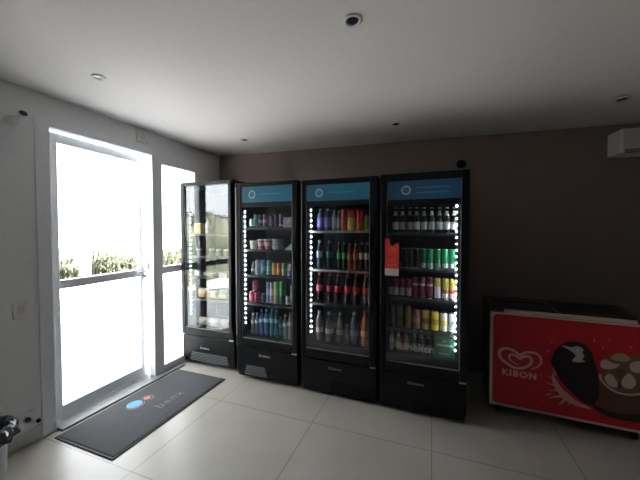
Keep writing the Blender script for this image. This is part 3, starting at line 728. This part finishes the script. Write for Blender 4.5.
for i, (x, w_, h_, c1, c2, ds) in enumerate([(-2.468, .150, .112, (.75, .40, .12), (.80, .62, .38), 'orange snack pack'), (-2.316, .128, .10, (.80, .62, .22), (.55, .50, .25), 'yellow snack pack'), (-2.172, .150, .123, (.78, .60, .12), (.28, .42, .16), 'green and yellow snack pack')]):
    put(pillow(w_, h_, .08, c1, c2, .5), 'snack_pack', (x, yy(1, .05), .735), lab(ds, i, 3, 1), 'snack pack')
for i, (x, w_, ds) in enumerate([(-2.470, .155, 'beige bread pack'), (-2.316, .14, 'beige bread pack'), (-2.168, .145, 'beige bread pack')]):
    put(pillow(w_, .092, .10, (.58, .47, .36), (.64, .55, .45), .5), 'bread_pack', (x, yy(1, .06), .412), lab(ds, i, 4, 1, True), 'bread pack', 'bread packs on the floor of the leftmost cooler')

# ------------------------------------------------------------------ chest freezer
fz = empty('chest_freezer', (.452, 2.765, 0), math.radians(-3.2))
tag(fz, 'long red and cream chest freezer with glass lid and ice cream pictures', 'freezer')
W_, Dp = 1.0, .56
b_ = MB()
b_.box((0, 0, .095), (W_, Dp, .80), M['freezer_dark'])
b_.box((0, -.012, .092), (W_, 0, .848), M['cream'], .004)
b_.obj('cabinet', fz)
for x in (.07, W_-.07):
    for y in (.08, Dp-.08):
        wl = MB(); wl.lathe([(.03, -.011), (.034, -.007), (.034, .007), (.03, .011)], (x, y, .034), 16, M['black_matte'], 'X'); wl.box((x-.018, y-.018, .05), (x+.018, y+.018, .096), M['freezer_dark']); wl.obj('caster', fz)
rm = MB()
rm.box((0, 0, .80), (W_, .035, .85), M['freezer_grey'], .004); rm.box((0, Dp-.035, .80), (W_, Dp, .875), M['freezer_dark'], .004)
rm.box((0, .035, .80), (.035, Dp-.035, .872), M['freezer_dark'], .004); rm.box((W_-.035, .035, .80), (W_, Dp-.035, .872), M['freezer_dark'], .004)
rm.obj('rim', fz)
rl = MB(); rl.box((.10, .002, .85), (W_-.10, .030, .874), M['cream'], .004); rl.obj('front_rail', fz)
for x0_, x1_, z_ in ((.04, .54, .845), (.47, W_-.04, .856)):
    l_ = MB(); l_.box((x0_, .034, z_), (x0_+.018, Dp-.034, z_+.012), M['freezer_dark']); l_.box((x1_-.018, .034, z_), (x1_, Dp-.034, z_+.012), M['freezer_dark'])
    l_.box((x0_, .034, z_), (x1_, .05, z_+.012), M['freezer_dark']); l_.box((x0_, Dp-.05, z_), (x1_, Dp-.034, z_+.012), M['freezer_dark'])
    lo_ = l_.obj('sliding_lid', fz)
    MB().box((x0_+.018, .05, z_+.003), (x1_-.018, Dp-.05, z_+.008), M['lid_glass']).obj('glass_pane', lo_)
# printed front
def ff(u, v, d): return (u, -.012-d, v)
def rrect(x0, z0, x1, z1, r, n=6):
    out = []
    for cx, cz, a0 in ((x1-r, z1-r, 0), (x0+r, z1-r, PI/2), (x0+r, z0+r, PI), (x1-r, z0+r, 1.5*PI)):
        out += [(cx+r*math.cos(a0+PI/2*i/n), cz+r*math.sin(a0+PI/2*i/n)) for i in range(n+1)]
    return out
FX = lambda x: x-.452          # shift the measured front coordinates to the freezer
pn = MB(); pn.prism(rrect(.022, .112, W_-.022, .838, .035), lambda u, v, d: ff(u, v, d), .002, M['red']); pn = pn.obj('red_panel', fz)
ff2 = lambda u, v, d: ff(u, v, .002+d)
heart = [(.734, .431), (.772, .452), (.795, .487), (.797, .516), (.781, .546), (.752, .560), (.712, .558), (.68, .543), (.659, .526), (.635, .545), (.598, .563), (.56, .566), (.529, .549), (.518, .515), (.534, .477), (.577, .443), (.619, .423), (.656, .421), (.689, .433), (.718, .455), (.735, .481), (.735, .507), (.718, .524), (.695, .523), (.673, .510), (.658, .498), (.636, .514), (.609, .524), (.589, .512), (.590, .485), (.616, .462), (.653, .448)]
hm = MB()
ribbon(hm, [(FX(u), v) for u, v in smooth_curve(heart, False, 5)], lambda t: .004+.017*math.sin(PI*min(1, max(0, t)))**.5, ff2, .0012, M['pink_print'])
hm.obj('heart_emblem', pn)
text_poly('KIBON', .066, lambda u, v, d: ff2(FX(.655)+u, .372+v-.0*u, d), .0012, M['pink_print'], 'lettering', pn, .0028, 1.22)
ICE = [(.407, .523), (.444, .623), (.504, .678), (.594, .679), (.643, .625), (.678, .501), (.695, .382), (.686, .275), (.645, .23), (.571, .268), (.486, .354), (.431, .45)]
cres = [(.413, .434), (.441, .375), (.487, .308), (.568, .245), (.636, .215), (.66, .200), (.568, .203), (.488, .235), (.435, .310), (.418, .36)]
m_ = MB(); m_.prism(cres, ff2, .0008, M['splash_print']); m_.obj('splash_print', pn)
for (p, q, wd) in (((.385, .400), (.441, .375), .012), ((.372, .346), (.456, .325), .016), ((.395, .285), (.466, .300), .014), ((.390, .226), (.483, .262), .018), ((.462, .188), (.504, .246), .018),
                   ((.420, .475), (.440, .410), .010), ((.372, .248), (.41, .262), .008), ((.515, .200), (.535, .235), .012)):
    m_ = MB(); ribbon(m_, [(p[0]+(q[0]-p[0])*t/8, p[1]+(q[1]-p[1])*t/8) for t in range(9)], lambda t, wd=wd: .003+wd*t, ff2, .0007, M['splash_print'])
    m_.obj('splash_streak', pn)
for (u, v, r) in ((.385, .585, .005), (.41, .66, .004), (.345, .40, .004), (.66, .71, .005), (.71, .665, .004), (.36, .20, .003), (.335, .31, .003), (.74, .72, .003), (.86, .69, .004), (.93, .68, .004)):
    q_ = MB(); q_.prism([(u+r*math.cos(t), v+r*1.6*math.sin(t)) for t in [2*PI*i/8 for i in range(8)]], ff2, .0008, M['splash_print']); q_.obj('splash_drop', pn)
PW = W_-.026
def patch(name, pts, d, material, sub=4):
    q_ = MB(); q_.prism([(min(u, PW), v) for u, v in smooth_curve(pts, True, sub)], ff2, d, material); q_.obj(name, pn)
patch('ice_cream_bar_print', ICE, .0016, M['choc'], 5)
patch('ice_cream_highlight', [(.47, .645), (.53, .640), (.563, .655), (.599, .635), (.592, .610), (.606, .590), (.593, .560), (.612, .545), (.55, .532), (.535, .548), (.556, .583), (.513, .620)], .0022, M['choc_hi'], 3)
patch('cup_shadow_print', [(.66, .24), (.70, .19), (.80, .165), (.96, .18), (.98, .24), (.80, .22)], .0006, M['choc'])
m_ = MB(); m_.prism([(.697, .463), (.688, .351), (.690, .245), (.735, .210), (.83, .208), (.93, .235), (.965, .32), (.975, .46)], ff2, .0010, M['cone']); m_.obj('ice_cream_cup_print', pn)
patch('ice_cream_print', [(.701, .452), (.699, .537), (.722, .59), (.758, .627), (.812, .65), (.857, .632), (.93, .635), (.973, .58), (.973, .43), (.90, .37), (.845, .366), (.773, .374), (.721, .407)], .0013, M['caramel'])
patch('cream_dollop_print', [(.704, .521), (.699, .559), (.728, .583), (.769, .562), (.801, .563), (.787, .536), (.748, .514)], .0018, M['cream_print'])
patch('cream_dollop_print', [(.855, .548), (.866, .584), (.92, .602), (.96, .56), (.911, .522), (.876, .520)], .0018, M['cream_print'])
patch('wafer_print', [(.754, .593), (.776, .628), (.821, .640), (.86, .611), (.836, .585), (.795, .583)], .0018, M['tan_print'])
patch('cream_dollop_print', [(.723, .456), (.749, .485), (.775, .462), (.793, .422), (.787, .392), (.754, .395), (.732, .422)], .0018, M['cream_print'])
patch('cream_dollop_print', [(.821, .464), (.85, .505), (.877, .487), (.892, .442), (.87, .402), (.83, .401), (.815, .427)], .0018, M['cream_print'])
patch('sauce_print', [(.785, .51), (.81, .53), (.84, .50), (.812, .44), (.815, .39), (.798, .39), (.80, .44)], .0016, M['cone'])
m_ = MB(); ribbon(m_, smooth_curve([(.697, .471), (.705, .428), (.745, .383), (.791, .359), (.845, .354), (.914, .372), (.965, .41)], False, 5), lambda t: .012, ff2, .002, M['cream_print']); m_.obj('cup_rim_print', pn)

# ------------------------------------------------------------------ fittings on walls and ceiling
# ceiling spots
def spot(x, y, label, r=.042, tilt=True, white=False):
    s_ = empty('ceiling_spotlight', (x, y, H)); tag(s_, label, 'ceiling light', 'ceiling spotlights')
    MB().lathe([(r*1.25, 0), (r*1.28, -.004), (r*1.1, -.009), (r*.88, -.006), (r*.86, 0)], n=28, mats=M['white']).obj('trim_ring', s_)
    MB().lathe([(r*.84, -.0005), (r*.84, -.004), (r*.55, -.0065), (r*.5, -.003)], n=24, mats=M['white'] if white else M['dark_lens']).obj('lamp', s_)
    return s_
spot(-.362, 1.41, 'recessed ceiling spotlight with dark lamp at the top centre, nearest the camera', .034)
spot(-2.03, 1.345, 'small white round ceiling fitting near the glass door', .032, white=True)
spot(-1.92, 2.80, 'dark ceiling spotlight above the two left coolers', .036)
spot(-.323, 2.88, 'dark ceiling spotlight above the rightmost cooler', .036)
spot(1.33, 2.94, 'dark ceiling spotlight near the wall unit at right', .040)
# small round fitting on the far wall
def wall_y(x): return B0[1]+(B1[1]-B0[1])*(x-B0[0])/(B1[0]-B0[0])
o = MB().lathe([(.046, 0), (.046, -.012), (.036, -.02), (.030, -.02), (.028, -.012)], n=20, mats=M['black_matte'], axis='Y').obj('round_fitting', None, (.282, wall_y(.282), 2.215))
tag(o, 'small round black fitting on the far wall above the rightmost cooler', 'wall fitting')
# wall mounted air unit
AX0, AX1 = 1.535, 2.37
wy = wall_y(AX0)
ac = empty('air_conditioner', (AX0, wy-.005, 2.175), math.atan2(B1[1]-B0[1], B1[0]-B0[0])); tag(ac, 'white wall mounted air conditioner high on the far wall above the freezer', 'air conditioner')
b_ = MB(); b_.box((0, -.20, .012), (AX1-AX0, 0, .232), M['white_dirty'], .018); b_.obj('housing', ac)
MB().box((.03, -.203, .012), (AX1-AX0-.03, -.19, .05), M['freezer_grey'], .004).obj('air_flap', ac)
# security camera
sc_ = empty('security_camera', (WX, 1.18, 2.245)); tag(sc_, 'small white security camera on left wall beside the door frame', 'camera')
MB().lathe([(.036, 0), (.036, .014), (.026, .02), (.012, .02)], n=20, mats=M['white'], axis='X').obj('mount', sc_)
MB().tube([(.010, 0, 0), (.035, .012, .006), (.052, .034, .024)], .015, M['white']).obj('arm', sc_)
hd = Vector((.72, -.10, .42)).normalized()
p0 = Vector((.045, .035, .022)); p1 = p0+hd*.05
MB().tube([p0, p0+hd*.006, p1-hd*.004, p1], [.020, .028, .029, .027], M['white'], 16).obj('camera_body', sc_)
MB().tube([p1-hd*.002, p1+hd*.003], [.024, .022], M['dark_lens'], 16).obj('lens', sc_)
# alarm box
al = empty('alarm_box', (WX-.003, 2.165, 2.365)); tag(al, 'white alarm box on the left wall above the door, just below the ceiling', 'alarm')
MB().box((0, -.065, 0), (.035, .065, .118), M['white'], .005).obj('housing', al)
MB().box((.034, -.040, .022), (.045, .005, .075), M['white_dirty'], .003).obj('cover', al)
a_ = MB(); a_.box((.034, .018, .005), (.050, .048, .035), M['white'], .004); a_.obj('sensor', al)
# switch and socket
sw = empty('light_switch', (WX, 1.205, .96)); tag(sw, 'white light switch plate at mid height on the left wall', 'switch')
MB().box((0, -.042, -.06), (.008, .042, .06), M['white'], .003).obj('plate', sw)
MB().box((.007, -.018, -.03), (.012, .018, .03), M['white_dirty'], .002).obj('rocker', sw)
so = empty('wall_socket', (WX, 1.222, .175)); tag(so, 'white wall socket low on the left wall above the baseboard', 'socket')
MB().box((0, -.04, -.058), (.008, .04, .058), M['white'], .003).obj('plate', so)
MB().lathe([(.024, .007), (.024, .011), (.019, .011), (.017, .008)], n=18, mats=M['white_dirty'], axis='X').obj('socket_face', so)
o = MB().lathe([(.014, 0), (.014, .008), (.010, .018), (.005, .020)], n=14, mats=M['black_matte'], axis='X').obj('door_stop', None, (WX-.002, 1.287, .132))
tag(o, 'small black door stop on the left wall between socket and door frame', 'door stop')
# rubbish bin with its bag
bn = empty('waste_bin', (-2.525, .935, 0)); tag(bn, 'grey plastic waste bin at the lower left edge by the wall', 'waste bin')
MB().lathe([(.108, 0), (.112, .006), (.118, .25), (.124, .26), (.122, .272), (.113, .272), (.100, .02)], n=28, mats=M['bin']).obj('bin_body', bn)
rnd = random.Random(3)
prof = [(.137, .214), (.150, .222), (.162, .238), (.170, .258), (.167, .283), (.156, .302), (.134, .310), (.108, .296), (.098, .25), (.09, .19)]
bmv = []; n = 44
for j, (r, z) in enumerate(prof):
    for i in range(n):
        k = 0.012 if 1 < j < 7 else .002
        rr = r+rnd.uniform(-k, k)*1.1 + .008*math.sin(i*1.7+j)
        bmv.append((max(-.131, rr*math.cos(2*PI*i/n)), rr*math.sin(2*PI*i/n), z+rnd.uniform(-k, k)*.9))
bg = MB(); bg.add(bmv, [(j*n+i, j*n+(i+1) % n, (j+1)*n+(i+1) % n, (j+1)*n+i) for j in range(len(prof)-1) for i in range(n)], M['bag'], False)
bg = bg.obj('bin_bag', None, (-2.525, .935, 0)); tag(bg, 'crumpled black plastic bag lining the grey waste bin at lower left', 'plastic bag')

# ------------------------------------------------------------------ daylight
wd_ = bpy.data.worlds.new('daylight'); scene.world = wd_; wd_.use_nodes = True
bgn = wd_.node_tree.nodes['Background']
bgn.inputs['Color'].default_value = (.92, .965, 1.0, 1); bgn.inputs['Strength'].default_value = 6.5
wd_.cycles.sampling_method = 'AUTOMATIC'

sl = bpy.data.lights.new('sun', 'SUN'); sl.energy = 160; sl.angle = math.radians(.6); sl.color = (1, .94, .86)
so_ = bpy.data.objects.new('sun', sl); COL.objects.link(so_)
so_.rotation_euler = Vector((-.50, .45, -.80)).to_track_quat('-Z', 'Y').to_euler(); so_.location = (2, -8, 12)

# ------------------------------------------------------------------ camera
cam = bpy.data.cameras.new('camera'); co = bpy.data.objects.new('camera', cam); COL.objects.link(co)
cam.sensor_width = 36; cam.lens = 36*300/640
co.location = (0, 0, 1.5)
co.rotation_euler = (math.radians(90-1.62), 0, math.atan(112/300))
cam.clip_start = .05; cam.clip_end = 200
scene.camera = co

scene.view_settings.view_transform = 'Standard'
scene.view_settings.look = 'None'
scene.view_settings.gamma = 1
scene.view_settings.exposure = 0.6
scene.view_settings.use_curve_mapping = False
scene.cycles.max_bounces = 14
scene.cycles.diffuse_bounces = 8
scene.cycles.transparent_max_bounces = 24
scene.cycles.sample_clamp_indirect = 6
scene.cycles.use_denoising = True
